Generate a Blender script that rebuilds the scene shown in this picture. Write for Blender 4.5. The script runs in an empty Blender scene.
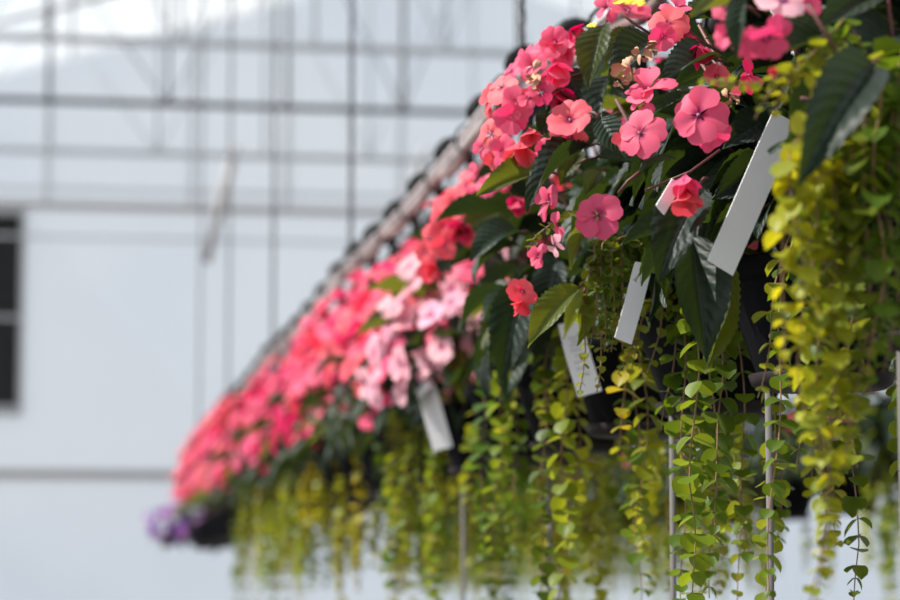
import bpy, math, random
import numpy as np
from mathutils import Vector, Matrix

scene = bpy.context.scene
COL = scene.collection
random.seed(7)
rng = np.random.default_rng(7)
R = math.radians
PI = math.pi

# ------------------------------------------------------------------ camera
F_PX = 2500.0
YAW, PITCH = R(8.755), R(6.57)
EYE = Vector((0, 0, 1.5))
FWD = Vector((math.sin(YAW) * math.cos(PITCH), math.cos(YAW) * math.cos(PITCH), math.sin(PITCH)))
RIGHT = Vector((math.cos(YAW), -math.sin(YAW), 0))
UP = RIGHT.cross(FWD)

def at(px, py, Y):
    """point of the place seen at a photo pixel, at depth Y (for measuring the photograph)"""
    d = FWD * F_PX + RIGHT * (px - 450) - UP * (py - 300)
    return EYE + d * (Y / d.y)

def proj(p):
    q = Vector(p) - EYE
    w = q.dot(FWD)
    return 450 + F_PX * q.dot(RIGHT) / w, 300 - F_PX * q.dot(UP) / w

def cdir(r, u, c):
    return (RIGHT * r + UP * u - FWD * c).normalized()

# ------------------------------------------------------------------ materials
def new_mat(name):
    m = bpy.data.materials.new(name); m.use_nodes = True
    nt = m.node_tree; nt.nodes.clear()
    out = nt.nodes.new('ShaderNodeOutputMaterial')
    return m, nt, out

def N(nt, t, **kw):
    n = nt.nodes.new(t)
    for k, v in kw.items():
        if k in n.inputs: n.inputs[k].default_value = v
        else: setattr(n, k, v)
    return n

def simple(name, col, rough=.6, metal=0.0, noise=0.0, scale=20, spec=.5, bump=0.0):
    m, nt, out = new_mat(name)
    b = N(nt, 'ShaderNodeBsdfPrincipled', Roughness=rough, Metallic=metal)
    b.inputs['Specular IOR Level'].default_value = spec
    b.inputs['Base Color'].default_value = (*col, 1)
    if noise or bump:
        tc = N(nt, 'ShaderNodeTexCoord')
        nz = N(nt, 'ShaderNodeTexNoise', Scale=scale, Detail=4.0)
        nt.links.new(tc.outputs['Object'], nz.inputs['Vector'])
        if noise:
            mx = N(nt, 'ShaderNodeMix', data_type='RGBA')
            mx.inputs[6].default_value = (*[c * (1 - noise) for c in col], 1)
            mx.inputs[7].default_value = (*[min(1, c * (1 + noise)) for c in col], 1)
            nt.links.new(nz.outputs['Fac'], mx.inputs[0])
            nt.links.new(mx.outputs[2], b.inputs['Base Color'])
        if bump:
            bp = N(nt, 'ShaderNodeBump', Strength=bump, Distance=.002)
            nt.links.new(nz.outputs['Fac'], bp.inputs['Height'])
            nt.links.new(bp.outputs[0], b.inputs['Normal'])
    nt.links.new(b.outputs[0], out.inputs[0])
    return m

def math_node(nt, op, a, b=None, clamp=False):
    n = nt.nodes.new('ShaderNodeMath'); n.operation = op; n.use_clamp = clamp
    for i, v in enumerate((a, b)):
        if v is None: continue
        if isinstance(v, (int, float)): n.inputs[i].default_value = v
        else: nt.links.new(v, n.inputs[i])
    return n.outputs[0]

def petal_mat(name):
    m, nt, out = new_mat(name)
    oi = N(nt, 'ShaderNodeObjectInfo')
    uv = N(nt, 'ShaderNodeUVMap'); sp = N(nt, 'ShaderNodeSeparateXYZ')
    nt.links.new(uv.outputs[0], sp.inputs[0])
    u, v = sp.outputs[0], sp.outputs[1]
    # throat: deeper, slightly magenta, near the centre of the flower
    ramp = N(nt, 'ShaderNodeValToRGB')
    nt.links.new(u, ramp.inputs[0])
    e = ramp.color_ramp.elements
    e[0].position = 0; e[0].color = (.38, .10, .42, 1)
    e[1].position = 1; e[1].color = (1.0, 1.0, 1.0, 1)
    k = e.new(.16); k.color = (.55, .22, .45, 1)
    k = e.new(.32); k.color = (.92, .85, .88, 1)
    mx = N(nt, 'ShaderNodeMix', data_type='RGBA', blend_type='MULTIPLY'); mx.inputs[0].default_value = 1
    nt.links.new(oi.outputs['Color'], mx.inputs[6]); nt.links.new(ramp.outputs[0], mx.inputs[7])
    # fine radial veins
    w = N(nt, 'ShaderNodeTexWave', Scale=5.0, Distortion=1.5); w.bands_direction = 'Y'
    nt.links.new(uv.outputs[0], w.inputs['Vector'])
    mx2 = N(nt, 'ShaderNodeMix', data_type='RGBA', blend_type='MULTIPLY'); mx2.inputs[0].default_value = .16
    nt.links.new(mx.outputs[2], mx2.inputs[6]); nt.links.new(w.outputs[0], mx2.inputs[7])
    b = N(nt, 'ShaderNodeBsdfPrincipled', Roughness=.55)
    b.inputs['Specular IOR Level'].default_value = .3
    tr = N(nt, 'ShaderNodeBsdfTranslucent')
    hs = N(nt, 'ShaderNodeHueSaturation', Saturation=1.12, Value=1.05)
    nt.links.new(mx2.outputs[2], hs.inputs['Color'])
    nt.links.new(mx2.outputs[2], b.inputs['Base Color']); nt.links.new(hs.outputs[0], tr.inputs[0])
    ms = N(nt, 'ShaderNodeMixShader'); ms.inputs[0].default_value = .42
    nt.links.new(b.outputs[0], ms.inputs[1]); nt.links.new(tr.outputs[0], ms.inputs[2])
    nt.links.new(ms.outputs[0], out.inputs[0])
    return m

def leaf_mat(name, c0, c1, tcol, rough=.38, veins=True, tfac=.35, rib=(.16, .2, .08), use_obj=False):
    """leaf with midrib and side veins from its own UV, random per leaf between c0 and c1"""
    m, nt, out = new_mat(name)
    at_ = N(nt, 'ShaderNodeAttribute', attribute_name='rnd')
    mx = N(nt, 'ShaderNodeMix', data_type='RGBA')
    mx.inputs[6].default_value = (*c0, 1); mx.inputs[7].default_value = (*c1, 1)
    nt.links.new(at_.outputs['Fac'], mx.inputs[0])
    tx = N(nt, 'ShaderNodeMix', data_type='RGBA')
    tx.inputs[6].default_value = (*[c * .6 for c in tcol], 1); tx.inputs[7].default_value = (*tcol, 1)
    nt.links.new(at_.outputs['Fac'], tx.inputs[0])
    col, tc = mx.outputs[2], tx.outputs[2]
    if use_obj:
        oi = N(nt, 'ShaderNodeObjectInfo')
        a = N(nt, 'ShaderNodeMix', data_type='RGBA', blend_type='MULTIPLY'); a.inputs[0].default_value = 1
        nt.links.new(col, a.inputs[6]); nt.links.new(oi.outputs['Color'], a.inputs[7]); col = a.outputs[2]
        a = N(nt, 'ShaderNodeMix', data_type='RGBA', blend_type='MULTIPLY'); a.inputs[0].default_value = 1
        nt.links.new(tc, a.inputs[6]); nt.links.new(oi.outputs['Color'], a.inputs[7]); tc = a.outputs[2]
    b = N(nt, 'ShaderNodeBsdfPrincipled', Roughness=rough)
    b.inputs['Specular IOR Level'].default_value = .3
    if veins:
        uv = N(nt, 'ShaderNodeUVMap'); sp = N(nt, 'ShaderNodeSeparateXYZ')
        nt.links.new(uv.outputs[0], sp.inputs[0])
        av = math_node(nt, 'ABSOLUTE', sp.outputs[1])
        mid = math_node(nt, 'LESS_THAN', av, .045)
        ph = math_node(nt, 'SUBTRACT', math_node(nt, 'MULTIPLY', sp.outputs[0], 60.0), math_node(nt, 'MULTIPLY', av, 16.0))
        sw = math_node(nt, 'SINE', ph)
        side = math_node(nt, 'MULTIPLY', math_node(nt, 'GREATER_THAN', sw, .93), .3)
        f = math_node(nt, 'MAXIMUM', mid, side)
        vx = N(nt, 'ShaderNodeMix', data_type='RGBA')
        nt.links.new(math_node(nt, 'MULTIPLY', f, .55), vx.inputs[0]); nt.links.new(col, vx.inputs[6])
        vx.inputs[7].default_value = (*rib, 1); col = vx.outputs[2]
        bp = N(nt, 'ShaderNodeBump', Strength=.28, Distance=.0012)
        nt.links.new(math_node(nt, 'MULTIPLY', sw, -1.0), bp.inputs['Height'])
        nt.links.new(bp.outputs[0], b.inputs['Normal'])
    tr = N(nt, 'ShaderNodeBsdfTranslucent')
    nt.links.new(col, b.inputs['Base Color']); nt.links.new(tc, tr.inputs[0])
    ms = N(nt, 'ShaderNodeMixShader'); ms.inputs[0].default_value = tfac
    nt.links.new(b.outputs[0], ms.inputs[1]); nt.links.new(tr.outputs[0], ms.inputs[2])
    nt.links.new(ms.outputs[0], out.inputs[0])
    return m

def sheet_mat(name, transp, tint, white, ribs=0.0):
    """clear or milky greenhouse glazing: lets part of the daylight straight through and scatters the rest"""
    m, nt, out = new_mat(name)
    t = N(nt, 'ShaderNodeBsdfTransparent'); t.inputs[0].default_value = (*tint, 1)
    tr = N(nt, 'ShaderNodeBsdfTranslucent'); df = N(nt, 'ShaderNodeBsdfDiffuse')
    tr.inputs[0].default_value = (*white, 1); df.inputs[0].default_value = (*white, 1)
    if ribs:
        tc = N(nt, 'ShaderNodeTexCoord')
        w = N(nt, 'ShaderNodeTexWave', Scale=ribs, Distortion=.3); w.bands_direction = 'X'
        nt.links.new(tc.outputs['Object'], w.inputs[0])
        mx = N(nt, 'ShaderNodeMix', data_type='RGBA')
        mx.inputs[6].default_value = (*[c * .9 for c in white], 1); mx.inputs[7].default_value = (*white, 1)
        nt.links.new(w.outputs[0], mx.inputs[0])
        nt.links.new(mx.outputs[2], tr.inputs[0]); nt.links.new(mx.outputs[2], df.inputs[0])
    a = N(nt, 'ShaderNodeMixShader'); a.inputs[0].default_value = .65
    nt.links.new(df.outputs[0], a.inputs[1]); nt.links.new(tr.outputs[0], a.inputs[2])
    b = N(nt, 'ShaderNodeMixShader'); b.inputs[0].default_value = transp
    nt.links.new(a.outputs[0], b.inputs[1]); nt.links.new(t.outputs[0], b.inputs[2])
    nt.links.new(b.outputs[0], out.inputs[0])
    return m

M_PETAL = petal_mat('impatiens_petal')
M_LEAF = leaf_mat('impatiens_leaf', (.005, .014, .011), (.012, .028, .013), (.08, .13, .012), rough=.5, tfac=.2, rib=(.05, .07, .05))
M_LEAF_OLIVE = leaf_mat('impatiens_leaf_young', (.018, .032, .006), (.065, .085, .012), (.24, .27, .018), rough=.48, tfac=.36, rib=(.09, .11, .04))
M_VINE = leaf_mat('creeping_jenny_leaf', (.085, .135, .018), (.19, .235, .022), (.38, .40, .016), rough=.45, veins=False, tfac=.48, use_obj=True)
M_STEM = simple('red_stem', (.10, .025, .022), .5)
M_VSTEM = simple('vine_stem', (.22, .12, .05), .6)
M_EYE = simple('flower_eye', (.16, .03, .12), .6)
M_EYEP = simple('flower_eye_pale', (.75, .45, .55), .6)
M_DRY = simple('withered_petal', (.50, .27, .17), .8, noise=.4, scale=200)
M_YEL = simple('yellow_petal', (.75, .60, .03), .6)
M_POT = simple('black_pot_plastic', (.004, .004, .005), .7, noise=.2, scale=30, spec=.04, bump=.1)
M_SAUCER = simple('dark_saucer_plastic', (.018, .014, .014), .6, spec=.1)
M_SOIL = simple('potting_soil', (.03, .018, .01), .95, noise=.5, scale=120, bump=.6)
M_HANG = simple('black_hanger', (.008, .008, .009), .55, spec=.2)
M_TAG = simple('white_tag', (.84, .84, .86), .5, noise=.03, scale=60)
M_TAGINK = simple('tag_faded_print', (.66, .65, .70), .6)
M_GALV = simple('galvanised_steel', (.50, .48, .48), .5, .2, noise=.3, scale=25)
M_FRAME = simple('aluminium_truss', (.42, .43, .45), .5, .2, noise=.15, scale=3)
M_FRAMEL = simple('pale_truss', (.50, .50, .52), .55, .1)
M_GIRT = simple('weathered_girt', (.34, .32, .31), .6, .1)
M_FRAMED = simple('dark_steel', (.05, .053, .06), .5, .3)
M_HOSE = simple('brown_drip_hose', (.20, .125, .11), .5, noise=.45, scale=40)
M_CHAIN = simple('dark_chain', (.06, .06, .065), .5, .5)
M_ROD = simple('grey_rod', (.12, .112, .11), .7, 0, spec=.2)
M_FLOOR = simple('concrete', (.16, .155, .15), .9, noise=.15, scale=2)
M_LOUVER = simple('louver_dark', (.028, .03, .03), .5)
M_LFRAME = simple('louver_frame', (.30, .30, .31), .6)
M_WALL = sheet_mat('milky_polycarbonate', .32, (.85, .90, .95), (.77, .775, .80), ribs=2.2)
M_ROOF = sheet_mat('clear_roof_glazing', .80, (.97, .98, .99), (.85, .88, .9))

# ------------------------------------------------------------------ mesh builder
class MB:
    def __init__(s):
        s.v = []; s.f = []; s.uv = []; s.r = []; s.mi = []; s.n = 0
    def add(s, pts, faces, uv=None, rnd=0.0, mi=0):
        pts = np.asarray(pts, float).reshape(-1, 3)
        k = s.n
        s.v.append(pts); s.n += len(pts)
        s.f += [tuple(i + k for i in f) for f in faces]
        s.uv.append(np.zeros((len(pts), 2)) if uv is None else np.asarray(uv, float))
        s.r.append(np.full(len(pts), rnd)); s.mi += [mi] * len(faces)
    def grid(s, P, uv=None, rnd=0.0, mi=0, closed=False):
        nu, nv = P.shape[:2]
        fs = []
        for i in range(nu - 1):
            for j in range(nv if closed else nv - 1):
                j2 = (j + 1) % nv
                fs.append((i * nv + j, i * nv + j2, (i + 1) * nv + j2, (i + 1) * nv + j))
        s.add(P.reshape(-1, 3), fs, None if uv is None else uv.reshape(-1, 2), rnd, mi)
    def tube(s, pts, r, seg=6, mi=0, cap=True):
        pts = [Vector(p) for p in pts]
        n = len(pts)
        rs = r if isinstance(r, (list, tuple)) else [r] * n
        ring = []
        t0 = (pts[1] - pts[0]).normalized()
        a = t0.orthogonal().normalized()
        for i, p in enumerate(pts):
            t = (pts[min(i + 1, n - 1)] - pts[max(i - 1, 0)])
            t = t.normalized() if t.length > 1e-9 else t0
            a = (a - t * a.dot(t))
            a = a.normalized() if a.length > 1e-6 else t.orthogonal().normalized()
            b = t.cross(a)
            ring.append([p + (a * math.cos(2 * PI * k / seg) + b * math.sin(2 * PI * k / seg)) * rs[i] for k in range(seg)])
        k0 = s.n
        s.grid(np.array([[tuple(q) for q in rr] for rr in ring]), mi=mi, closed=True)
        if cap:
            s.f.append(tuple(k0 + k for k in reversed(range(seg)))); s.mi.append(mi)
            s.f.append(tuple(k0 + (n - 1) * seg + k for k in range(seg))); s.mi.append(mi)
    def box(s, lo, hi, mi=0):
        x0, y0, z0 = lo; x1, y1, z1 = hi
        s.add([(x0, y0, z0), (x1, y0, z0), (x1, y1, z0), (x0, y1, z0), (x0, y0, z1), (x1, y0, z1), (x1, y1, z1), (x0, y1, z1)],
              [(0, 3, 2, 1), (4, 5, 6, 7), (0, 1, 5, 4), (1, 2, 6, 5), (2, 3, 7, 6), (3, 0, 4, 7)], mi=mi)
    def lathe(s, prof, seg=32, mi=0, ribs=None):
        P = np.zeros((len(prof), seg, 3))
        for i, (r, z) in enumerate(prof):
            for k in range(seg):
                a = 2 * PI * k / seg
                rr = r * (ribs(i, k) if ribs else 1)
                P[i, k] = (rr * math.cos(a), rr * math.sin(a), z)
        s.grid(P, mi=mi, closed=True)
    def mesh(s, name, mats, smooth=True):
        me = bpy.data.meshes.new(name)
        V = np.concatenate(s.v); UV = np.concatenate(s.uv); RN = np.concatenate(s.r)
        me.from_pydata(V.tolist(), [], s.f)
        idx = np.zeros(len(me.loops), dtype=np.int32); me.loops.foreach_get('vertex_index', idx)
        ul = me.uv_layers.new(name='UVMap'); ul.data.foreach_set('uv', UV[idx].astype(np.float32).ravel())
        a = me.attributes.new('rnd', 'FLOAT', 'POINT'); a.data.foreach_set('value', RN.astype(np.float32))
        for m in (mats if isinstance(mats, (list, tuple)) else [mats]): me.materials.append(m)
        me.polygons.foreach_set('material_index', np.array(s.mi, dtype=np.int32))
        if smooth: me.polygons.foreach_set('use_smooth', np.ones(len(s.f), dtype=bool))
        me.update()
        return me

def link(name, data, parent=None, M=None, color=None):
    o = bpy.data.objects.new(name, data); COL.objects.link(o)
    if parent is not None: o.parent = parent
    if M is not None: o.matrix_basis = M
    if color is not None: o.color = (*color, 1)
    return o

def tag(o, label, cat, group=None):
    o['label'] = label; o['category'] = cat
    if group: o['group'] = group
    return o

def thing(name, label, cat, loc, group=None, rz=0.0):
    o = link(name, None); o.location = loc; o.rotation_euler = (0, 0, rz); o.empty_display_size = .05
    return tag(o, label, cat, group)

def struct(name, mb, mats, smooth=False):
    o = link(name, mb.mesh(name, mats, smooth)); o['kind'] = 'structure'
    return o

def frame(o, x, z):
    """matrix with local x along x, local z near z"""
    x = Vector(x).normalized(); z = Vector(z)
    z = (z - x * z.dot(x))
    z = z.normalized() if z.length > 1e-6 else x.orthogonal().normalized()
    y = z.cross(x)
    M = Matrix.Identity(4)
    for i in range(3):
        M[i][0], M[i][1], M[i][2], M[i][3] = x[i], y[i], z[i], o[i]
    return M

def face_frame(o, n, spin=0.0, s=1.0):
    n = Vector(n).normalized()
    up = Vector((0, 0, 1)) if abs(n.z) < .95 else Vector((0, 1, 0))
    M = frame(o, up - n * up.dot(n), n)
    return M @ Matrix.Rotation(spin, 4, 'Z') @ Matrix.Scale(s, 4)

def xf(M, P):
    A = np.array(M)
    return P @ A[:3, :3].T + A[:3, 3]

# ------------------------------------------------------------------ flowers (radius 1 unit = petal length)
def petal(mb, ang, L, half, elev, curl, rs, nu=7, nv=9, z0=0.0, mi=0):
    P = np.zeros((nu, nv, 3)); uv = np.zeros((nu, nv, 2))
    ph = rs.uniform(0, 6)
    for i in range(nu):
        u = i / (nu - 1)
        for j in range(nv):
            v = -1 + 2 * j / (nv - 1)
            Rt = L * (1 - .34 * abs(v) ** 2.6 - .10 * math.exp(-(v / .22) ** 2))
            r = .05 + (Rt - .05) * u
            a = half * v * (.35 + .65 * min(1, u * 1.3) ** .7)
            e = elev + curl * u
            x = r * math.cos(a); y = r * math.sin(a)
            z = x * math.sin(e) + .10 * v * v * u + .035 * math.sin(ph + 3.2 * v + 2 * u) * u
            x *= math.cos(e)
            P[i, j] = (x * math.cos(ang) - y * math.sin(ang), x * math.sin(ang) + y * math.cos(ang), z + z0 + .02 * v * u)
            uv[i, j] = (u, v)
    mb.grid(P, uv, 0, mi)

def flower_mesh(kind, seed, mat=None, lo=False):
    rs = random.Random(seed); mb = MB()
    nu, nv = (5, 5) if lo else (8, 9)
    if kind == 'open':
        for k in range(5):
            L = (.9, 1.0, 1.08, 1.08, 1.0)[k] * rs.uniform(.94, 1.05)
            petal(mb, 2 * PI * k / 5 + rs.uniform(-.08, .08), L, R(47), R(14) + rs.uniform(-.1, .1), R(-18) + rs.uniform(-.2, .15), rs, nu, nv, .03 * (k % 2) + .004 * k)
    elif kind == 'cup':
        for k in range(5):
            petal(mb, 2 * PI * k / 5 + rs.uniform(-.1, .1), rs.uniform(.92, 1.08), R(46), R(48) + rs.uniform(-.25, .15), R(-28) + rs.uniform(-.3, .2), rs, nu, nv, .02 * (k % 2))
    elif kind == 'split':      # two or three petals folded back, the rest forward
        for k in range(5):
            e = (R(70), R(20), R(-20), R(-5), R(35))[k]
            petal(mb, 2 * PI * k / 5, rs.uniform(.85, 1.05), R(42), e, R(-15) + rs.uniform(-.3, .2), rs, nu, nv, .02 * (k % 2))
    elif kind == 'bud':        # half-closed, hanging petals rolled together
        for k in range(6):
            petal(mb, 2 * PI * k / 6 + rs.uniform(-.3, .3), rs.uniform(.8, 1.2), R(42), R(74) + rs.uniform(-.15, .1), R(-8) + rs.uniform(-.3, .35), rs, nu, nv)
    elif kind == 'dry':
        for k in range(6):
            petal(mb, rs.uniform(0, 6.28), rs.uniform(.5, 1.0), R(26), rs.uniform(-.5, 1.3), rs.uniform(-1.8, 1.2), rs, nu, 7)
    return mb.mesh('flower_' + kind, mat or M_PETAL)

OPEN = [flower_mesh('open', 10 + i) for i in range(4)]
CUP = [flower_mesh('cup', 30 + i) for i in range(3)]
SPLIT = [flower_mesh('split', 50 + i) for i in range(2)]
BUD = [flower_mesh('bud', 70 + i) for i in range(2)]
DRY = [flower_mesh('dry', 90 + i, M_DRY) for i in range(2)]
OPEN_LO = [flower_mesh('open', 110 + i, lo=True) for i in range(3)] + [flower_mesh('cup', 130 + i, lo=True) for i in range(2)]
YELLOW = flower_mesh('cup', 150, M_YEL)

def eye_mesh():
    mb = MB()
    mb.lathe([(.0, .02), (.06, .025), (.085, .055), (.07, .10), (.0, .12)], 10, 0)
    mb.lathe([(.0, .115), (.035, .13), (.03, .19), (.0, .21)], 8, 1)
    return mb.mesh('flower_eye', [M_EYE, M_EYEP])
EYE_ME = eye_mesh()

PINK, CORAL, DEEP, PALE, SALMON = (.91, .145, .27), (.90, .15, .19), (.70, .06, .15), (.94, .52, .60), (.93, .22, .25)
PURP, MAUVE = (.16, .05, .34), (.42, .16, .50)

def jit(c, a=.12):
    k = 1 + random.uniform(-a, a)
    return tuple(min(1, x * k * (1 + random.uniform(-a, a) * .5)) for x in c)

# ------------------------------------------------------------------ leaves
def leaf_tpl(nu, nv, bend, fold, serr, seed=0, wk=.92):
    """unit leaf: along +x from 0 to 1, half width .5, normal +z"""
    rs = random.Random(seed)
    P = np.zeros((nu, nv, 3)); uv = np.zeros((nu, nv, 2))
    th = 0; x = z = 0; ds = 1 / (nu - 1); w2 = rs.uniform(0, 6)
    for i in range(nu):
        u = i / (nu - 1)
        if i: 
            th = -bend * u
            x += ds * math.cos(th); z += ds * math.sin(th)
        w = .5 * (math.sin(PI * u ** .82) ** wk) * (1 - .25 * u ** 3)
        if serr: w *= 1 + .05 * (1 if i % 2 else -1)
        w = max(w, .006)
        for j in range(nv):
            v = -1 + 2 * j / (nv - 1)
            h = fold * abs(v) * w * 1.6 - .35 * fold * v * v * w + .03 * math.sin(w2 + 9 * u + 2 * v) * v * v
            P[i, j] = (x - h * math.sin(th), v * w, z + h * math.cos(th))
            uv[i, j] = (u, v)
    return P, uv

LT_HI = [leaf_tpl(25, 7, b, f, True, i) for i, (b, f) in enumerate(((.5, .35), (.9, .25), (.25, .45), (1.3, .3)))]
LT_LO = [leaf_tpl(7, 4, b, f, False, i) for i, (b, f) in enumerate(((.6, .35), (1.0, .3), (1.5, .3)))]

def put_leaf(mb, tpl, M, L, W, rnd, mi=0):
    P, uv = tpl
    Q = P.reshape(-1, 3) * np.array((L, W, L))
    mb.grid(xf(M, Q).reshape(P.shape), uv, rnd, mi)

def hero_leaf(parent, base, tip, width, n, bend=0, fold=.3, mat=None, seed=0, rnd=.5, name='leaf'):
    base, tip = Vector(base), Vector(tip)
    d = tip - base; L = d.length
    mb = MB()
    P, uv = leaf_tpl(33, 9, bend, fold, True, seed)
    ex = Vector(P[-1, 4]); ang = math.atan2(ex.z, ex.x); l0 = math.hypot(ex.x, ex.z)
    Q = P.reshape(-1, 3).copy()
    ca, sa = math.cos(-ang), math.sin(-ang)
    X = Q[:, 0] * ca - Q[:, 2] * sa; Z = Q[:, 0] * sa + Q[:, 2] * ca
    Q = np.stack((X / l0 * L, Q[:, 1] * width, Z / l0 * L), 1)
    M = frame((0, 0, 0), d, n)
    mb.grid(xf(M, Q).reshape(P.shape), uv, rnd)
    # petiole
    mb.tube([(0, 0, 0), tuple(-d.normalized() * .012 - Vector((0, 0, .004))), tuple(-d.normalized() * .022 - Vector((0, 0, .012)))], [.0018, .0016, .0012], 5, 1)
    o = link(name, mb.mesh('leaf', [mat or M_LEAF, M_STEM]), parent)
    o.location = base - parent.location
    return o

# ------------------------------------------------------------------ trailing vines
VL_HI = None
def vleaf_tpl(nu, nv, cup):
    P = np.zeros((nu, nv, 3)); uv = np.zeros((nu, nv, 2))
    for i in range(nu):
        u = i / (nu - 1)
        w = .52 * math.sqrt(max(0, 1 - (2 * u ** .9 - 1) ** 2)) + .01
        for j in range(nv):
            v = -1 + 2 * j / (nv - 1)
            P[i, j] = (u, v * w, -cup * (u * u) + cup * .9 * v * v * w * .8 + .12 * abs(v) * w)
            uv[i, j] = (u, v)
    return P, uv
VT_HI = [vleaf_tpl(6, 5, c) for c in (.15, .3, .05)]
VT_LO = [vleaf_tpl(4, 3, c) for c in (.2, .35)]

def vine_build(mb, path, leaf=.021, gap=.019, seed=0, hi=True, bright=0.5, taper=True, start=.0):
    rs = random.Random(seed)
    pts = [Vector(p) for p in path]
    seg = [(pts[i + 1] - pts[i]).length for i in range(len(pts) - 1)]
    tot = sum(seg)
    def P(s):
        for i, l in enumerate(seg):
            if s <= l or i == len(seg) - 1:
                t = (pts[i + 1] - pts[i]).normalized()
                return pts[i] + t * s, t
            s -= l
    n = max(6, int(tot / .012))
    sm = [P(tot * i / n)[0] for i in range(n + 1)]
    # gentle wander
    k1, k2, a1 = rs.uniform(9, 16), rs.uniform(0, 6), rs.uniform(.002, .005)
    sm = [p + Vector((math.sin(i * .012 * k1 * 3 + k2), math.cos(i * .012 * k1 * 2.3 + k2 * 2), 0)) * a1 * min(1, i / 4) for i, p in enumerate(sm)]
    mb.tube(sm, [.0013 * (1 - .5 * i / n) for i in range(n + 1)], 4 if not hi else 5, 1)
    spin = rs.uniform(0, 6.28); s = gap * .5 + start
    k = 0
    while s < tot:
        f = s / tot
        i = min(n - 1, int(f * n)); p = sm[i].lerp(sm[i + 1], f * n - i); t = (sm[i + 1] - sm[i]).normalized()
        down = Vector((0, 0, -1))
        a = t.orthogonal().normalized(); b = t.cross(a)
        for side in (0, PI):
            if rs.random() < .04: continue
            th = spin + side + rs.uniform(-.35, .35)
            d = a * math.cos(th) + b * math.sin(th)
            dr = rs.uniform(.1, 1.05)
            ax = (d + down * dr).normalized()
            nrm = (Vector((0, 0, .8)) + d * rs.uniform(.2, 1.1) + Vector((rs.uniform(-.3, .3), rs.uniform(-.3, .3), 0)))
            sz = leaf * rs.uniform(.78, 1.18) * (1 - (.55 * max(0, f - .72) / .28 if taper else 0))
            tpl = rs.choice(VT_HI if hi else VT_LO)
            M = frame(p, ax, nrm)
            Q = tpl[0].reshape(-1, 3) * sz
            mb.grid(xf(M, Q).reshape(tpl[0].shape), tpl[1], min(1, max(0, bright + rs.uniform(-.35, .35) + .25 * (f - .5))))
        spin += PI / 2 * rs.uniform(.35, .9)
        s += gap * rs.uniform(.8, 1.25) * (1 - (.35 * max(0, f - .75) / .25 if taper else 0)); k += 1

def vine_local(L, seed, hi=True, leaf=.021, gap=.019):
    """origin at the rim, +x outward: over the rim then hanging"""
    rs = random.Random(seed)
    out = rs.uniform(.018, .05)
    path = [(-.045, 0, -.01), (-.015, 0, .022), (out * .6, 0, .012), (out, rs.uniform(-.01, .01), -.04)]
    z = -.04; x, y = path[-1][0], path[-1][1]
    while z > -L:
        z -= .06; x += rs.uniform(-.006, .006); y += rs.uniform(-.008, .008)
        path.append((x, y, z))
    mb = MB(); vine_build(mb, path, leaf, gap, seed, hi, start=.02)
    return mb.mesh('trailing_vine', [M_VINE, M_VSTEM])

GREEN, LIME, YELL = (.42, .58, .5), (.95, .92, .8), (1.75, 1.45, .8)
VINES = [vine_local(L, 200 + i, True, .025, .019) for i, L in enumerate((.16, .20, .24, .28, .32, .37, .22, .42))]
VINES_LO = [vine_local(L, 300 + i, False, .025, .020) for i, L in enumerate((.16, .20, .24, .28, .33, .40))]

# ------------------------------------------------------------------ pots
H_POT, R_TOP, R_BOT = .125, .100, .062
def pot_mesh(seg=72):
    mb = MB()
    prof = [(0.002, .004), (R_BOT - .006, .004), (R_BOT, 0.0), (R_BOT + .001, .006)]
    for i in range(1, 9):
        t = i / 8; prof.append((R_BOT + (R_TOP - .004 - R_BOT) * t, .006 + (H_POT - .026) * t))
    prof += [(R_TOP + .004, H_POT - .019), (R_TOP + .006, H_POT - .016), (R_TOP + .007, H_POT - .002), (R_TOP + .005, H_POT), (R_TOP - .001, H_POT - .001), (R_TOP - .005, H_POT - .022), (R_TOP - .006, H_POT - .03)]
    def ribs(i, k): return 1 + (.010 if 4 <= i <= 10 and k % 3 == 0 else 0)
    mb.lathe(prof, seg, 0, ribs)
    return mb.mesh('pot', M_POT)
def saucer_mesh():
    mb = MB()
    mb.lathe([(.001, -.002), (R_BOT + .002, -.002), (R_BOT + .008, .002), (R_BOT + .012, .012), (R_BOT + .010, .013), (R_BOT + .005, .004), (.001, .002)], 48)
    return mb.mesh('saucer', M_SAUCER)
def soil_mesh():
    mb = MB(); mb.lathe([(R_TOP - .007, H_POT - .026), (R_TOP * .5, H_POT - .016), (.001, H_POT - .012)], 24)
    return mb.mesh('soil', M_SOIL)
RAIL_H = .86            # above the eye
CY0, CSTEP = 4.075, 2.545   # chains that carry the rail
def sag(Y):
    t = ((Y - CY0) / CSTEP) % 1.0
    return (.085 if Y < CY0 else .022) * (1 - (2 * t - 1) ** 2)
BASE_H = .20
APEX = RAIL_H - BASE_H - .075   # strands meet here, above the pot base
def hanger_mesh():
    mb = MB()
    for k in range(3):
        a = 2 * PI * k / 3 + .4
        c, s = math.cos(a), math.sin(a)
        mb.tube([(c * (R_TOP + .004), s * (R_TOP + .004), H_POT - .012), (c * R_TOP, s * R_TOP, H_POT + .02), (c * .055, s * .055, H_POT + .20), (c * .012, s * .012, APEX - .02), (0, 0, APEX)], .0022, 5)
    return mb.mesh('hanger', M_HANG)
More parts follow.
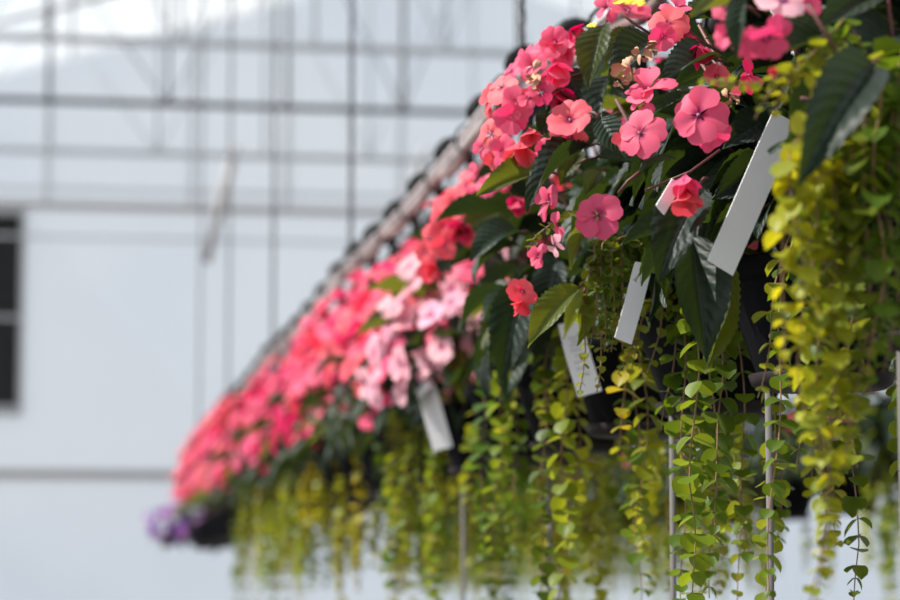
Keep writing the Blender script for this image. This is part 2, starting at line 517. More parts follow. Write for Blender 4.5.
def hook_mesh():
    mb = MB()
    z0 = APEX
    pts = [(0, 0, z0 - .07), (0, 0, z0 + .0)]
    # crook over the rail
    zc = RAIL_H - BASE_H - .002
    pts += [(.034, 0, z0 + .03), (.040, 0, zc - .01)]
    for k in range(9):
        a = -0.1 + (PI + .4) * k / 8
        pts.append((.031 * math.cos(a) , 0, zc + .006 + .031 * math.sin(a)))
    mb.tube(pts, [.013] * 3 + [.0125] * 9 + [.009], 8)
    mb.lathe([(.001, z0 - .09), (.014, z0 - .085), (.018, z0 - .06), (.012, z0 - .035), (.001, z0 - .033)], 12)
    return mb.mesh('hook', M_HANG)
POT, SAUCER, SOIL, HANGER, HOOK = pot_mesh(), saucer_mesh(), soil_mesh(), hanger_mesh(), hook_mesh()
POT_LO = pot_mesh(36)

def pot_parts(root, lo=False, rz=0.0):
    p = link('pot', POT_LO if lo else POT, root)
    link('saucer', SAUCER, p); link('soil', SOIL, p)
    h = link('hanger', HANGER, root); h.rotation_euler.z = rz; h.scale.z = 1 - sag(root.location.y) / (RAIL_H - BASE_H)
    k = link('hook', HOOK, h); k.rotation_euler.z = R(10) - rz

RIM = H_POT
HR, VR, CZ = .205, .37, RIM + .045
def dome_dir(rs, low=-.15, bias=None):
    z = rs.uniform(low, 1); a = rs.uniform(0, 2 * PI)
    r = math.sqrt(max(0, 1 - z * z))
    return Vector((r * math.cos(a), r * math.sin(a), z))
def dome_pt(d, k=1.0, hr=HR, vr=VR, cz=CZ):
    return Vector((d.x * hr * k, d.y * hr * k * .83, cz + d.z * (vr if d.z > 0 else .12) * k))

def foliage_mesh(seed, n, tpls, hr=HR, vr=VR, cz=CZ, L=(.075, .12), stems=10, reject=None, olive=.14, inward=False):
    rs = random.Random(seed); mb = MB()
    for i in range(n):
        d = dome_dir(rs, -.35)
        k = rs.uniform(.35, .86)
        if inward: k *= 1 - .4 * max(0, min(1, -d.x * .75 - d.y * .65 + .25))
        p = dome_pt(d, k, hr, vr, cz)
        if reject and reject(p): continue
        out = Vector((d.x, d.y, 0)); out = out.normalized() if out.length > .05 else Vector((1, 0, 0))
        ax = (d * .6 + out * .5 + Vector((rs.uniform(-.5, .5), rs.uniform(-.5, .5), rs.uniform(-.55, .25)))).normalized()
        nrm = Vector((0, 0, 1)) + d * .7 + Vector((rs.uniform(-.4, .4), rs.uniform(-.4, .4), 0))
        l = rs.uniform(*L)
        put_leaf(mb, rs.choice(tpls), frame(p, ax, nrm), l, l * rs.uniform(.36, .46), rs.random(), 2 if rs.random() < olive else 0)
    for i in range(stems):
        d = dome_dir(rs, .1)
        e = dome_pt(d, .8, hr, vr, cz); b = Vector((d.x * .03, d.y * .03, RIM - .015))
        mid = b.lerp(e, .5) + Vector((0, 0, .04))
        mb.tube([b, b.lerp(mid, .5) + Vector((0, 0, .01)), mid, e], [.004, .0036, .003, .002], 5, 1)
    return mb.mesh('foliage', [M_LEAF, M_STEM, M_LEAF_OLIVE])

def sprinkle_flowers(root, rs, n, meshes, cols, hr=HR, vr=VR, cz=CZ, size=(.026, .034), low=-.1, reject=None, eyes=False, mind=.036):
    pts = []
    tries = 0
    while len(pts) < n and tries < n * 30:
        tries += 1
        d = dome_dir(rs, low)
        p = dome_pt(d, rs.uniform(.88, 1.06), hr, vr, cz)
        if any((p - q).length < mind for q in pts): continue
        if reject and reject(p): continue
        pts.append(p)
        nrm = d + Vector((rs.uniform(-.5, .5), rs.uniform(-.5, .5), rs.uniform(-.2, .5)))
        o = link('flower', rs.choice(meshes), root, face_frame(p, nrm, rs.uniform(0, 6.28), rs.uniform(*size)), jit(rs.choice(cols)))
        if eyes: link('flower_eye', EYE_ME, o)

def rim_vines(root, rs, n, meshes, tint, reject=None, angs=None, rr=R_TOP):
    for i in range(n):
        a = (angs[i] if angs else 2 * PI * (i + rs.uniform(-.3, .3)) / n)
        M = Matrix.Translation((rr * math.cos(a), rr * math.sin(a), RIM)) @ Matrix.Rotation(a, 4, 'Z')
        me = rs.choice(meshes)
        if reject and reject(M): continue
        t = rs.choice(tint)
        link('trailing_vine', me, root, M, [c * rs.uniform(.85, 1.1) for c in t])

# ------------------------------------------------------------------ the long row
ROW_X, Y_A, STEP, LAST = .75, 2.417, .40, 27
def bY(i): return Y_A + STEP * i
ORD = {2: 'second', 3: 'third', 4: 'fourth', 5: 'fifth', 6: 'sixth', 7: 'seventh', 8: 'eighth', 9: 'ninth', 10: 'tenth',
       11: 'eleventh', 12: 'twelfth', 13: 'thirteenth', 14: 'fourteenth', 15: 'fifteenth', 16: 'sixteenth', 17: 'seventeenth',
       18: 'eighteenth', 19: 'nineteenth', 20: 'twentieth', 21: 'twenty-first', 22: 'twenty-second', 23: 'twenty-third', 24: 'twenty-fourth',
       25: 'twenty-fifth', 26: 'twenty-sixth', 27: 'twenty-seventh', 28: 'twenty-eighth', 29: 'twenty-ninth', 30: 'thirtieth'}
G_ROW = 'hanging baskets along the front row'
G_BACK = 'hanging baskets in the row behind'

def basket(i, label, x=ROW_X, y=None, group=G_ROW, rz=0.0):
    return thing('hanging_basket', label, 'hanging basket', (x, bY(i) if y is None else y, EYE.z + BASE_H), group, rz)

NEAR = {
    -1: 'hanging basket at the right edge with thick yellow-green vines and a large drooping dark leaf',
    0: 'hanging basket with the widest open coral bloom and the long white tag at its side',
    1: 'hanging basket with sharp coral blooms piled up at its left and vines wrapping a rod',
    2: 'coral hanging basket whose bare black pot shows beside the white tag in the picture middle',
    3: 'hanging basket with short bright yellow vines left of the faded-print white tag',
}
near = {i: basket(i, l) for i, l in NEAR.items()}

def hidden_only(root, margin=12):
    """for the nearest baskets the visible blooms are set one by one: keep the random ones to the far side"""
    c = root.location
    def rej(p):
        q = c + p
        px, py = proj(q)
        vis = -60 < px < 960 and -60 < py < 600
        facing = (q - c).x * .9 - (0) + (q.y - c.y) * .6
        return vis and facing < .06
    return rej

for i, root in near.items():
    rs = random.Random(500 + i)
    pot_parts(root, rz=rs.uniform(0, 2))
    def rej(p, i=i, c=root.location):
        px, py = proj(c + p)
        return (i == -1 and px < 870 and py > 30) or (i == 0 and p.y < -.03 and 640 < px < 830 and 60 < py < 320) or (i == 3 and px < 512 and py > 250) or (i == 2 and px < 500 and py > 262)
    link('foliage', foliage_mesh(600 + i, 230 if i < 2 else 150, LT_HI, stems=16, reject=rej, olive=.05, inward=i < 2), root)
    sprinkle_flowers(root, rs, 40, OPEN + CUP, [PINK, CORAL, SALMON], reject=hidden_only(root), size=(.027, .033))

# ---- blooms measured on the photograph: px, py, diameter px, depth offset from basket, kind, facing, colour
FL = [
    # basket 1, left shoulder
    (1, 502, 88, 40, -.10, 'open', (-.5, .5, .6), SALMON), (1, 517, 104, 40, -.13, 'open', (-.3, -.1, .9), PINK),
    (1, 494, 100, 34, -.06, 'cup', (-.8, .2, .5), CORAL), (1, 541, 92, 26, -.14, 'split', (.2, .3, .9), PINK),
    (1, 529, 98, 24, -.14, 'open', (-.2, .2, .9), PINK), (1, 541, 52, 40, -.08, 'open', (-.6, .5, .5), PINK),
    (1, 528, 60, 30, -.05, 'cup', (-.9, .3, .3), PINK), (1, 553, 62, 34, -.12, 'bud', (.2, -.8, .5), PINK),
    (1, 565, 38, 34, -.09, 'bud', (-.4, -.8, .4), PINK), (1, 572, 28, 22, -.09, 'bud', (.4, -.5, .6), DEEP),
    (1, 492, 134, 36, -.08, 'open', (-.6, .1, .7), SALMON), (1, 504, 152, 34, -.11, 'cup', (-.7, -.2, .6), PINK),
    (1, 497, 160, 26, -.05, 'cup', (-.6, -.4, .6), CORAL), (1, 521, 138, 36, -.14, 'bud', (-.1, -.95, .2), CORAL),
    (1, 529, 126, 24, -.13, 'bud', (.2, -.9, .2), CORAL), (1, 545, 152, 27, -.15, 'split', (-.2, .4, .9), PINK),
    (1, 571, 122, 48, -.16, 'cup', (-.3, .45, .7), CORAL), (1, 570, 136, 36, -.15, 'cup', (-.1, -.5, .8), SALMON),
    (1, 512, 116, 36, -.12, 'cup', (-.2, -.4, .8), PINK),
    (1, 556, 42, 34, -.10, 'cup', (-.4, -.1, .8), PINK), (1, 578, 44, 26, -.08, 'open', (-.4, .2, .8), PINK), (1, 535, 66, 32, -.09, 'cup', (-.5, .2, .8), PINK),
    (1, 548, 78, 26, -.10, 'split', (-.3, -.5, .7), PINK), (1, 560, 56, 28, -.07, 'open', (-.5, 0, .8), PINK), (1, 512, 72, 26, -.07, 'open', (-.7, .4, .5), PINK),
    (1, 507, 122, 30, -.07, 'open', (-.5, 0, .8), PINK), (1, 484, 148, 24, -.04, 'cup', (-.7, 0, .6), PINK),
    (1, 560, 90, 30, -.09, 'bud', (.1, -.7, .6), DEEP), (1, 566, 104, 22, -.10, 'bud', (.3, -.6, .6), DEEP),
    # basket 1, lower left
    (1, 598, 215, 54, -.19, 'open', (-.25, .2, .95), PINK), (1, 551, 203, 36, -.17, 'cup', (-.8, .25, .45), PINK),
    (1, 558, 226, 26, -.19, 'split', (-.75, -.2, .6), PINK), (1, 556, 245, 24, -.19, 'split', (-.6, -.75, .4), PALE),
    (1, 540, 257, 24, -.15, 'cup', (-.7, .2, .6), PINK), (1, 524, 290, 34, -.14, 'cup', (-.5, -.5, .7), CORAL),
    (1, 526, 300, 24, -.13, 'bud', (-.4, -.8, .4), CORAL),
    # basket 1, top
    (1, 609, 8, 30, -.09, 'split', (-.6, .5, .5), PINK), (1, 628, 14, 46, -.10, 'cup', (.1, .7, .5), PINK),
    (1, 650, 16, 30, -.10, 'split', (.4, .3, .7), PINK), (1, 590, 38, 14, -.10, 'bud', (-.5, -.5, .5), PINK),
    # basket 0
    (0, 668, 26, 46, -.08, 'open', (-.3, .35, .8), CORAL), (0, 676, 10, 34, -.06, 'cup', (.2, .8, .5), PINK),
    (0, 663, 36, 30, -.09, 'cup', (-.2, -.4, .9), PINK), (0, 700, 42, 34, -.09, 'bud', (0, -.9, .4), DEEP),
    (0, 690, 30, 24, -.07, 'bud', (-.3, -.6, .4), DEEP),
    (0, 650, 92, 50, -.15, 'cup', (-.35, .75, .45), PINK), (0, 643, 104, 32, -.16, 'split', (-.7, .4, .5), PINK),
    (0, 641, 134, 54, -.17, 'open', (-.5, .35, .75), PINK), (0, 626, 140, 26, -.15, 'cup', (-.7, -.3, .5), CORAL),
    (0, 699, 116, 64, -.185, 'open', (-.25, .22, .95), PINK), (0, 710, 132, 42, -.17, 'cup', (.5, -.45, .7), PINK),
    (0, 686, 172, 34, -.22, 'bud', (-.05, -.9, .3), PINK), (0, 687, 188, 34, -.22, 'bud', (.05, -.95, .2), CORAL),
    (0, 746, 76, 38, -.16, 'cup', (.75, .35, .5), DEEP), (0, 742, 86, 26, -.15, 'split', (.3, -.3, .8), PINK),
    (0, 716, 78, 30, -.08, 'cup', (.2, .4, .8), CORAL),
    # basket -1
    (-1, 783, 2, 56, -.15, 'open', (.1, .75, .6), PALE), (-1, 766, 36, 48, -.15, 'cup', (0, -.6, .75), PINK),
    (-1, 748, 42, 36, -.13, 'split', (-.4, -.3, .8), PINK), (-1, 727, 8, 34, -.10, 'open', (-.5, .2, .8), PINK),
    (-1, 727, 36, 28, -.10, 'cup', (-.6, 0, .7), PINK), (-1, 806, 4, 34, -.12, 'cup', (.5, .4, .8), PINK),
    (-1, 815, 57, 11, -.15, 'bud', (0, -.5, .8), SALMON), (-1, 773, 74, 11, -.15, 'bud', (0, .3, .8), CORAL),
    # basket 2 showing between
    (2, 520, 168, 26, -.10, 'cup', (-.6, .2, .6), PINK), (2, 506, 176, 24, -.10, 'bud', (-.4, -.5, .6), PINK),
    (2, 487, 184, 28, -.08, 'open', (-.6, .3, .7), PINK), (2, 523, 196, 26, -.11, 'bud', (-.3, -.7, .5), DEEP),
    (2, 474, 172, 20, -.06, 'cup', (-.8, .3, .4), PINK),
    # basket 3
    (3, 466, 186, 34, -.10, 'open', (-.6, .4, .6), CORAL), (3, 456, 205, 36, -.12, 'cup', (-.5, .2, .8), CORAL),
    (3, 440, 212, 34, -.09, 'open', (-.8, .2, .5), CORAL), (3, 448, 226, 36, -.12, 'cup', (-.4, -.3, .8), CORAL),
    (3, 462, 220, 30, -.14, 'bud', (-.2, -.7, .6), DEEP), (3, 432, 238, 34, -.10, 'open', (-.8, 0, .6), CORAL),
    (3, 446, 244, 30, -.13, 'cup', (-.3, -.4, .8), CORAL), (3, 470, 202, 30, -.13, 'cup', (-.1, .3, .9), PINK),
    (3, 480, 198, 24, -.13, 'open', (-.2, .2, .9), SALMON), (3, 472, 230, 24, -.14, 'bud', (0, -.8, .5), CORAL),
    (3, 428, 252, 28, -.10, 'cup', (-.7, -.2, .6), CORAL), (3, 436, 262, 26, -.11, 'bud', (-.4, -.7, .5), CORAL),
]
KIND = {'open': OPEN, 'cup': CUP, 'split': SPLIT, 'bud': BUD}
WID = {'open': 2.02, 'cup': 1.75, 'split': 1.7, 'bud': 1.25}
for n_, (b, px, py, dia, dy, kind, face, col) in enumerate(FL):
    root = near[b]; Y = bY(b) + dy
    w = at(px, py, Y)
    s = dia / (F_PX / (w - EYE).dot(FWD)) / WID[kind]
    rs = random.Random(900 + n_)
    o = link('flower', KIND[kind][n_ % len(KIND[kind])], root, face_frame(w - root.location, cdir(*face), rs.uniform(0, 6.28), s), jit(col, .07))
    if kind in ('open', 'cup'): link('flower_eye', EYE_ME, o)

for (b, px, py, dia, dy) in ((1, 533, 72, 24, -.14), (0, 640, 56, 24, -.13), (0, 630, 68, 26, -.14), (0, 655, 50, 20, -.12), (0, 729, 98, 20, -.19), (0, 622, 84, 18, -.13)):
    root = near[b]; w = at(px, py, bY(b) + dy)
    s = dia / (F_PX / (w - EYE).dot(FWD)) / .95
    link('withered_flower', DRY[int(px) % 2], root, face_frame(w - root.location, cdir(-.2, -.3, .8), px, s))
for (b, px, py, dia, dy) in ((1, 620, 1, 22, -.12), (1, 636, 3, 20, -.12), (1, 592, 26, 9, -.12)):
    root = near[b]; w = at(px, py, bY(b) + dy)
    s = dia / (F_PX / (w - EYE).dot(FWD)) / 1.7
    link('yellow_flower', YELLOW, root, face_frame(w - root.location, cdir(-.1, .8, .5), px, s))

# ---- leaves measured on the photograph: basket, base px, tip px, width px, depth offsets, normal, bend, material, tone
LV = [
    (1, (604, 26), (588, 92), 34, (-.12, -.15), (-.35, .25, .9), .5, 1, .1), (1, (640, 34), (605, 66), 26, (-.10, -.13), (-.3, .7, .6), .6, 1, .2),
    (1, (614, 74), (603, 138), 30, (-.12, -.17), (-.6, .3, .7), .8, 0, .3), (1, (590, 146), (527, 212), 30, (-.14, -.19), (-.45, .75, .45), .7, 0, .2),
    (1, (548, 172), (476, 196), 36, (-.10, -.16), (.1, .55, .75), .4, 1, .5), (1, (596, 158), (648, 170), 22, (-.15, -.17), (.1, .8, .5), .4, 0, .6),
    (0, (640, 172), (676, 158), 16, (-.16, -.17), (-.2, .9, .3), .5, 0, .9), (0, (700, 184), (658, 284), 56, (-.17, -.20), (-.25, .2, .95), .5, 0, .1),
    (0, (690, 232), (706, 364), 58, (-.16, -.19), (.1, .15, 1), .4, 0, .15), (1, (656, 256), (648, 322), 20, (-.17, -.19), (.6, .2, .7), .3, 0, .4),
    (1, (578, 288), (528, 348), 34, (-.16, -.18), (-.3, .45, .8), .4, 1, .9), (1, (584, 294), (577, 346), 22, (-.15, -.16), (.5, .1, .8), .3, 1, 1.0),
    (2, (524, 282), (502, 384), 46, (-.13, -.16), (-.2, .15, 1), .4, 0, .2), (2, (520, 232), (470, 262), 38, (-.12, -.16), (-.3, .6, .7), .7, 0, .3),
    (1, (583, 232), (571, 270), 15, (-.16, -.17), (-.4, .3, .8), .4, 1, .95), (0, (724, 258), (706, 372), 20, (-.15, -.16), (.6, .2, .7), .3, 1, .6),
    (-1, (872, 64), (798, 188), 64, (-.20, -.25), (-.15, .25, .95), .7, 0, .1), (-1, (748, -6), (738, 62), 24, (-.12, -.15), (-.5, .3, .8), .4, 0, .5),
    (-1, (742, 6), (690, 18), 24, (-.10, -.13), (-.2, .8, .5), .5, 1, .4), (0, (772, 118), (722, 150), 40, (-.06, -.08), (-.2, .2, .9), .6, 0, .0),
    (0, (764, 160), (712, 200), 44, (-.04, -.06), (.1, .0, .9), .5, 0, .0), (0, (716, 60), (660, 84), 40, (-.08, -.13), (-.1, .7, .6), .6, 0, .2),
    (3, (500, 214), (456, 236), 24, (-.12, -.15), (-.3, .5, .8), .5, 1, .1),
    (3, (512, 300), (498, 362), 34, (-.10, -.14), (-.2, .3, .9), .4, 0, .3), (2, (556, 262), (548, 320), 36, (-.12, -.15), (-.3, .3, .9), .5, 0, .2),
    (1, (580, 150), (560, 186), 26, (-.10, -.12), (-.2, .3, .9), .5, 1, .1), (1, (600, 172), (585, 196), 22, (-.10, -.12), (-.2, .3, .9), .5, 1, .3),
    (-1, (846, 40), (770, 62), 46, (-.06, -.10), (-.1, .8, .5), .5, 0, .4), (-1, (900, 30), (846, 70), 60, (-.08, -.12), (-.1, .5, .8), .5, 0, .2),
    (-1, (880, -4), (820, 30), 50, (-.06, -.10), (-.1, .5, .8), .5, 0, .6), (0, (600, 118), (626, 160), 30, (-.10, -.12), (-.2, .3, .9), .5, 0, .3),
    (1, (576, 82), (546, 116), 30, (-.07, -.09), (-.2, .3, .9), .5, 0, .4), (0, (654, 38), (608, 80), 40, (.0, -.03), (-.2, .4, .9), .5, 0, .2), (1, (612, 116), (584, 152), 32, (-.06, -.08), (-.2, .3, .9), .5, 0, .2), (1, (566, 70), (590, 118), 34, (-.08, -.10), (-.2, .3, .9), .5, 0, .4), (1, (556, 110), (540, 140), 26, (-.08, -.10), (-.2, .3, .9), .5, 0, .3),
]
for n_, (b, p0, p1, wd, (d0, d1), nrm, bend, mt, tone) in enumerate(LV):
    root = near[b]
    A, B = at(*p0, bY(b) + d0), at(*p1, bY(b) + d1)
    hero_leaf(root, A, B, wd / (F_PX / (A - EYE).dot(FWD)), cdir(*nrm), bend, .3, M_LEAF_OLIVE if mt else M_LEAF, n_, tone)

# ---- red stems in the open part of the nearest baskets
ST = [(1, [(572, 30), (582, 52), (585, 72), (572, 76)], -.10), (1, [(545, 76), (560, 90), (580, 104)], -.11), (0, [(620, 12), (632, 22), (650, 34)], -.10),
      (0, [(646, 190), (690, 172), (720, 150)], -.12), (0, [(690, 212), (692, 240)], -.16), (0, [(676, 20), (700, 40), (722, 54)], -.06),
      (-1, [(808, 4), (826, 34), (840, 58)], -.17), (1, [(530, 206), (548, 196), (570, 190)], -.12), (1, [(516, 180), (520, 160), (524, 145)], -.12),
      (2, [(560, 300), (578, 292), (600, 282)], -.12), (-1, [(888, 0), (892, 30), (896, 60)], -.1)]
for n_, (b, pp, dy) in enumerate(ST):
    root = near[b]; mb = MB()
    P = [at(*p, bY(b) + dy) - root.location for p in pp]
    mb.tube(P, .0015, 6); link('stem', mb.mesh('stem', M_STEM), root)

# ---- vines measured on the photograph: basket, top px, [way points], bottom px, depth offset, leaf m, gap m, tint, brightness
def hero_vine(b, pts, dy, leaf, gap, tint, bright, seed, from_rim=True):
    root = near[b]; Y = bY(b) + dy
    W = [at(x, y, Y) - root.location for x, y in pts]
    if from_rim:
        c = Vector((W[0].x, W[0].y, 0)); c = c.normalized()
        a = c * (R_TOP * .6); a.z = RIM - .02
        r = c * R_TOP; r.z = RIM + .018
        if W[0].z < RIM: W = [a, r] + W
        else: W = [Vector((c.x * .05, c.y * .05, RIM)), W[0] + Vector((c.x * -.02, c.y * -.02, .015))] + W
    mb = MB(); vine_build(mb, W, leaf, gap, seed, True, bright)
    link('trailing_vine', mb.mesh('trailing_vine', [M_VINE, M_VSTEM]), root, None, tint)

HV = [
    # nearest basket: curtain on the right
    (-1, [(786, 150), (789, 210), (782, 300), (780, 372)], -.19, .019, .014, YELL, .6), (-1, [(794, 168), (797, 230), (803, 330), (806, 420)], -.19, .019, .015, YELL, .6),
    (-1, [(808, 190), (812, 260), (818, 400), (826, 520), (812, 600)], -.18, .019, .016, LIME, .8), (-1, [(818, 175), (826, 260), (836, 420), (824, 520), (818, 602)], -.18, .019, .016, YELL, .5),
    (-1, [(832, 180), (836, 300), (845, 420), (838, 470)], -.17, .019, .016, LIME, .6), (-1, [(852, 150), (846, 260), (850, 380)], -.17, .020, .017, LIME, .4),
    (-1, [(864, 70), (866, 200), (868, 330), (852, 440)], -.18, .021, .017, LIME, .5), (-1, [(876, 80), (880, 200), (878, 300), (872, 392)], -.19, .021, .017, GREEN, .7),
    (-1, [(888, 70), (892, 180), (894, 300), (884, 372)], -.18, .021, .017, GREEN, .8), (-1, [(898, 60), (903, 200), (900, 340)], -.18, .021, .018, GREEN, .6),
    (-1, [(842, 150), (856, 260), (862, 350)], -.15, .021, .017, GREEN, .7), (-1, [(884, 150), (886, 260), (882, 350)], -.14, .021, .017, GREEN, .5),
    (-1, [(812, 190), (815, 280), (812, 360)], -.15, .020, .017, GREEN, .6), (-1, [(826, 210), (824, 300), (830, 400)], -.15, .020, .017, GREEN, .8),
    (-1, [(800, 70), (770, 82), (742, 84), (700, 78)], -.17, .012, .012, LIME, .7), (-1, [(800, 60), (776, 84), (764, 100), (758, 120)], -.17, .012, .011, LIME, .4),
    (-1, [(790, 84), (782, 96), (780, 114)], -.18, .014, .011, YELL, .7), (-1, [(838, 30), (812, 52), (790, 66), (778, 80)], -.15, .012, .012, GREEN, .9),
    # basket 0
    (0, [(792, 230), (778, 290), (768, 340), (754, 398)], -.16, .019, .024, LIME, .9), (0, [(782, 330), (776, 420), (772, 500), (770, 596)], -.12, .017, .022, GREEN, .9),
    (0, [(800, 330), (806, 420), (800, 470)], -.11, .018, .02, GREEN, .8),
    # basket 1
    (1, [(684, 318), (683, 420), (684, 520), (682, 606)], -.145, .026, .022, GREEN, .8), (1, [(706, 322), (714, 400), (716, 490), (710, 598)], -.15, .026, .022, GREEN, .9),
    (1, [(670, 330), (672, 380), (666, 430)], -.13, .020, .02, GREEN, .6), (1, [(694, 330), (697, 400), (700, 470)], -.12, .026, .020, GREEN, .5),
    (1, [(722, 320), (726, 360), (728, 412)], -.13, .0205, .02, GREEN, .7), (1, [(738, 340), (742, 420), (744, 490), (750, 560)], -.12, .026, .020, GREEN, .7),
    (1, [(730, 350), (734, 430), (738, 520), (741, 604)], -.05, .019, .022, LIME, .4), (1, [(660, 300), (655, 340), (648, 380)], -.14, .016, .017, LIME, .2),
    # basket 2
    (2, [(632, 330), (636, 380), (637, 440), (636, 520), (640, 608)], -.14, .026, .030, GREEN, .8), (2, [(624, 330), (628, 375), (626, 420), (632, 470)], -.125, .019, .022, GREEN, .7),
    (1, [(598, 246), (592, 290), (592, 346)], -.165, .013, .012, LIME, .05), (1, [(606, 244), (604, 300), (600, 352)], -.17, .013, .012, GREEN, .6),
    (1, [(614, 246), (613, 300), (612, 352)], -.17, .013, .012, LIME, .0), (1, [(622, 250), (620, 300), (624, 350)], -.165, .013, .012, GREEN, .7),
    (1, [(588, 262), (586, 300), (588, 346), (576, 392)], -.165, .013, .013, LIME, .4), (1, [(604, 330), (598, 364), (592, 392)], -.165, .013, .013, LIME, .5),
    (1, [(630, 310), (640, 340), (622, 374)], -.165, .014, .014, LIME, .6), (1, [(642, 318), (634, 350), (628, 376)], -.16, .014, .014, LIME, .4),
    (1, [(558, 222), (540, 234), (533, 240), (526, 250)], -.165, .013, .013, LIME, .7),
    (1, [(596, 252), (600, 320)], -.14, .014, .012, GREEN, .6), (1, [(610, 250), (608, 320)], -.14, .014, .012, GREEN, .8), (1, [(618, 255), (618, 330)], -.14, .014, .012, GREEN, .6),
    # basket 3
    (3, [(552, 348), (550, 390), (549, 436)], -.12, .019, .016, YELL, .7), (3, [(542, 372), (541, 400), (543, 430)], -.12, .018, .016, YELL, .5),
    (3, [(566, 340), (566, 400), (560, 440)], -.10, .019, .018, LIME, .5),
]
for n_, (b, pts, dy, lf, gp, tint, br) in enumerate(HV):
    hero_vine(b, pts, dy, lf, gp, tint, br, 1000 + n_)

# vines on the far sides of those pots
for i, root in near.items():
    rs = random.Random(1500 + i)
    if i <= 1: angs = [R(a) for a in (70, 95, 120, 40, 10, -20, -45, 145)]
    elif i == 2: angs = [R(a) for a in (70, 95, 120, 40, 10, -20, 150, -150)]
    else: angs = [R(a) for a in (70, 95, 120, 40, 10, -20, -45, 145, 165, -60, 185)]
    rim_vines(root, rs, len(angs), VINES, [GREEN, LIME, LIME, YELL], angs=angs)

# ---- prototypes for the rest of the row, then copies
FRONT_CLEAR = [R(a) for a in (-55, -30, -8, 15, 38, 60, 82, 105, 128, 150, 165, 178)]
def proto(i, seed, label, cols, hr, vr, nfl, vines, tint, tpl=LT_LO, x=ROW_X, y=None, group=G_ROW, lo=True, low=-.05, nv=20, nleaf=90, angs=None, leaf_cz=None, reject=None):
    root = basket(i, label, x, y, group); rs = random.Random(seed)
    pot_parts(root, lo)
    link('foliage', foliage_mesh(seed, nleaf, tpl, hr * (.85 if leaf_cz else 1), vr, leaf_cz or CZ, reject=reject and (lambda p: reject(root.location + p))), root)
    sprinkle_flowers(root, rs, nfl, OPEN_LO, cols, hr, vr, size=(.030, .037), low=low, cz=leaf_cz or CZ, reject=reject and (lambda p: reject(root.location + p)))
    rim_vines(root, rs, len(angs) if angs else nv, vines, tint, angs=angs)
    return root

def copy_basket(src, i, label, cols, rz, x=ROW_X, y=None, group=G_ROW, fl_keep=1.0, nv=99):
    rs = random.Random(3000 + i * 7 + int(x * 100))
    r = src.copy(); COL.objects.link(r)
    r.location = (x, bY(i) if y is None else y, EYE.z + BASE_H); r['label'] = label; r['group'] = group
    turn = Matrix.Rotation(rz, 4, 'Z')
    for ch in src.children:
        k = ch.name.split('.')[0]
        if k == 'flower' and rs.random() > fl_keep: continue
        if k == 'leaf': continue
        if k == 'trailing_vine':
            if nv <= 0 or (nv < 99 and rs.random() > nv / 20): continue
        c = ch.copy(); COL.objects.link(c); c.parent = r
        if k not in ('hanger', 'pot'): c.matrix_basis = turn @ ch.matrix_basis
        if k == 'flower': c.color = (*jit(rs.choice(cols)), 1)
        if k == 'hanger': c.scale.z = 1 - sag(r.location.y) / (RAIL_H - BASE_H)
        for g in ch.children:
            d = g.copy(); COL.objects.link(d); d.parent = c
    return r

def row_label(i):
    n = LAST - i
    if i == 4: return 'coral-red hanging basket directly in front of the pale pink one'
    if i == 5: return 'hanging basket of pale pink impatiens, the only pale one in the row'
    if i == 6: return 'coral hanging basket half hidden directly behind the pale pink one'
    if n == 1: return 'small blurred coral hanging basket right in front of the purple basket at the far end'
    return 'blurred coral hanging basket, %s in front of the purple basket at the far end' % ORD[n]

CC = [PINK, PINK, PINK, CORAL, SALMON, DEEP]
tints = [GREEN, LIME, LIME, LIME, YELL]
def low_left(q):
    px, py = proj(q)
    return px < 498 and py > 258
P4 = proto(4, 41, row_label(4), [CORAL, CORAL, SALMON, PINK], .205, .34, 70, VINES, tints, LT_HI, lo=False, angs=FRONT_CLEAR[:-3], reject=low_left)
P5 = proto(5, 42, row_label(5), [PALE, PALE, PALE, PALE, PINK], .21, .30, 98, VINES, tints, LT_HI, lo=False, angs=FRONT_CLEAR[:-3], low=-.3)
P6 = proto(6, 43, row_label(6), CC, .205, .32, 84, VINES_LO, tints, nv=18)
P7 = proto(7, 44, row_label(7), CC, .205, .35, 70, VINES_LO, tints, angs=FRONT_CLEAR[:-3], low=.16)
P8 = proto(8, 45, row_label(8), CC, .205, .36, 66, VINES_LO, tints, angs=FRONT_CLEAR[:-3], low=.18)
P9 = proto(9, 46, row_label(9), CC, .205, .39, 88, VINES_LO, tints, angs=FRONT_CLEAR[:-3])
PF = proto(19, 47, row_label(19), CC, .21, .35, 80, VINES_LO, tints, nv=0, nleaf=50, leaf_cz=RIM + .13)
for b, p0, p1, wd, nrm, tone in ((P7, (410, 366), (376, 436), 46, (-.3, .2, .9), .1), (P6, (396, 362), (346, 388), 20, (-.2, .8, .5), .9), (P7, (388, 380), (392, 440), 30, (-.5, .1, .8), .3)):
    A, B = at(*p0, b.location.y - .2), at(*p1, b.location.y - .22)
    hero_leaf(b, A, B, wd / (F_PX / (A - EYE).dot(FWD)), cdir(*nrm), .5, .3, M_LEAF, int(p0[0]), tone)
w7 = at(369, 420, P7.location.y - .2)
link('flower', CUP[1], P7, face_frame(w7 - P7.location, cdir(-.5, .2, .8), 1.0, .026), PINK)
for i in range(10, LAST):
    if i == 19: continue
    rr = random.Random(80 + i)
    src = (P7, P6, P9, P8)[i % 4] if i < 19 else PF
    copy_basket(src, i, row_label(i), CC, 0 if src in (P6, PF) or i == 10 else PI, nv=(99 if i < 15 else 8 if i < 18 else 0))

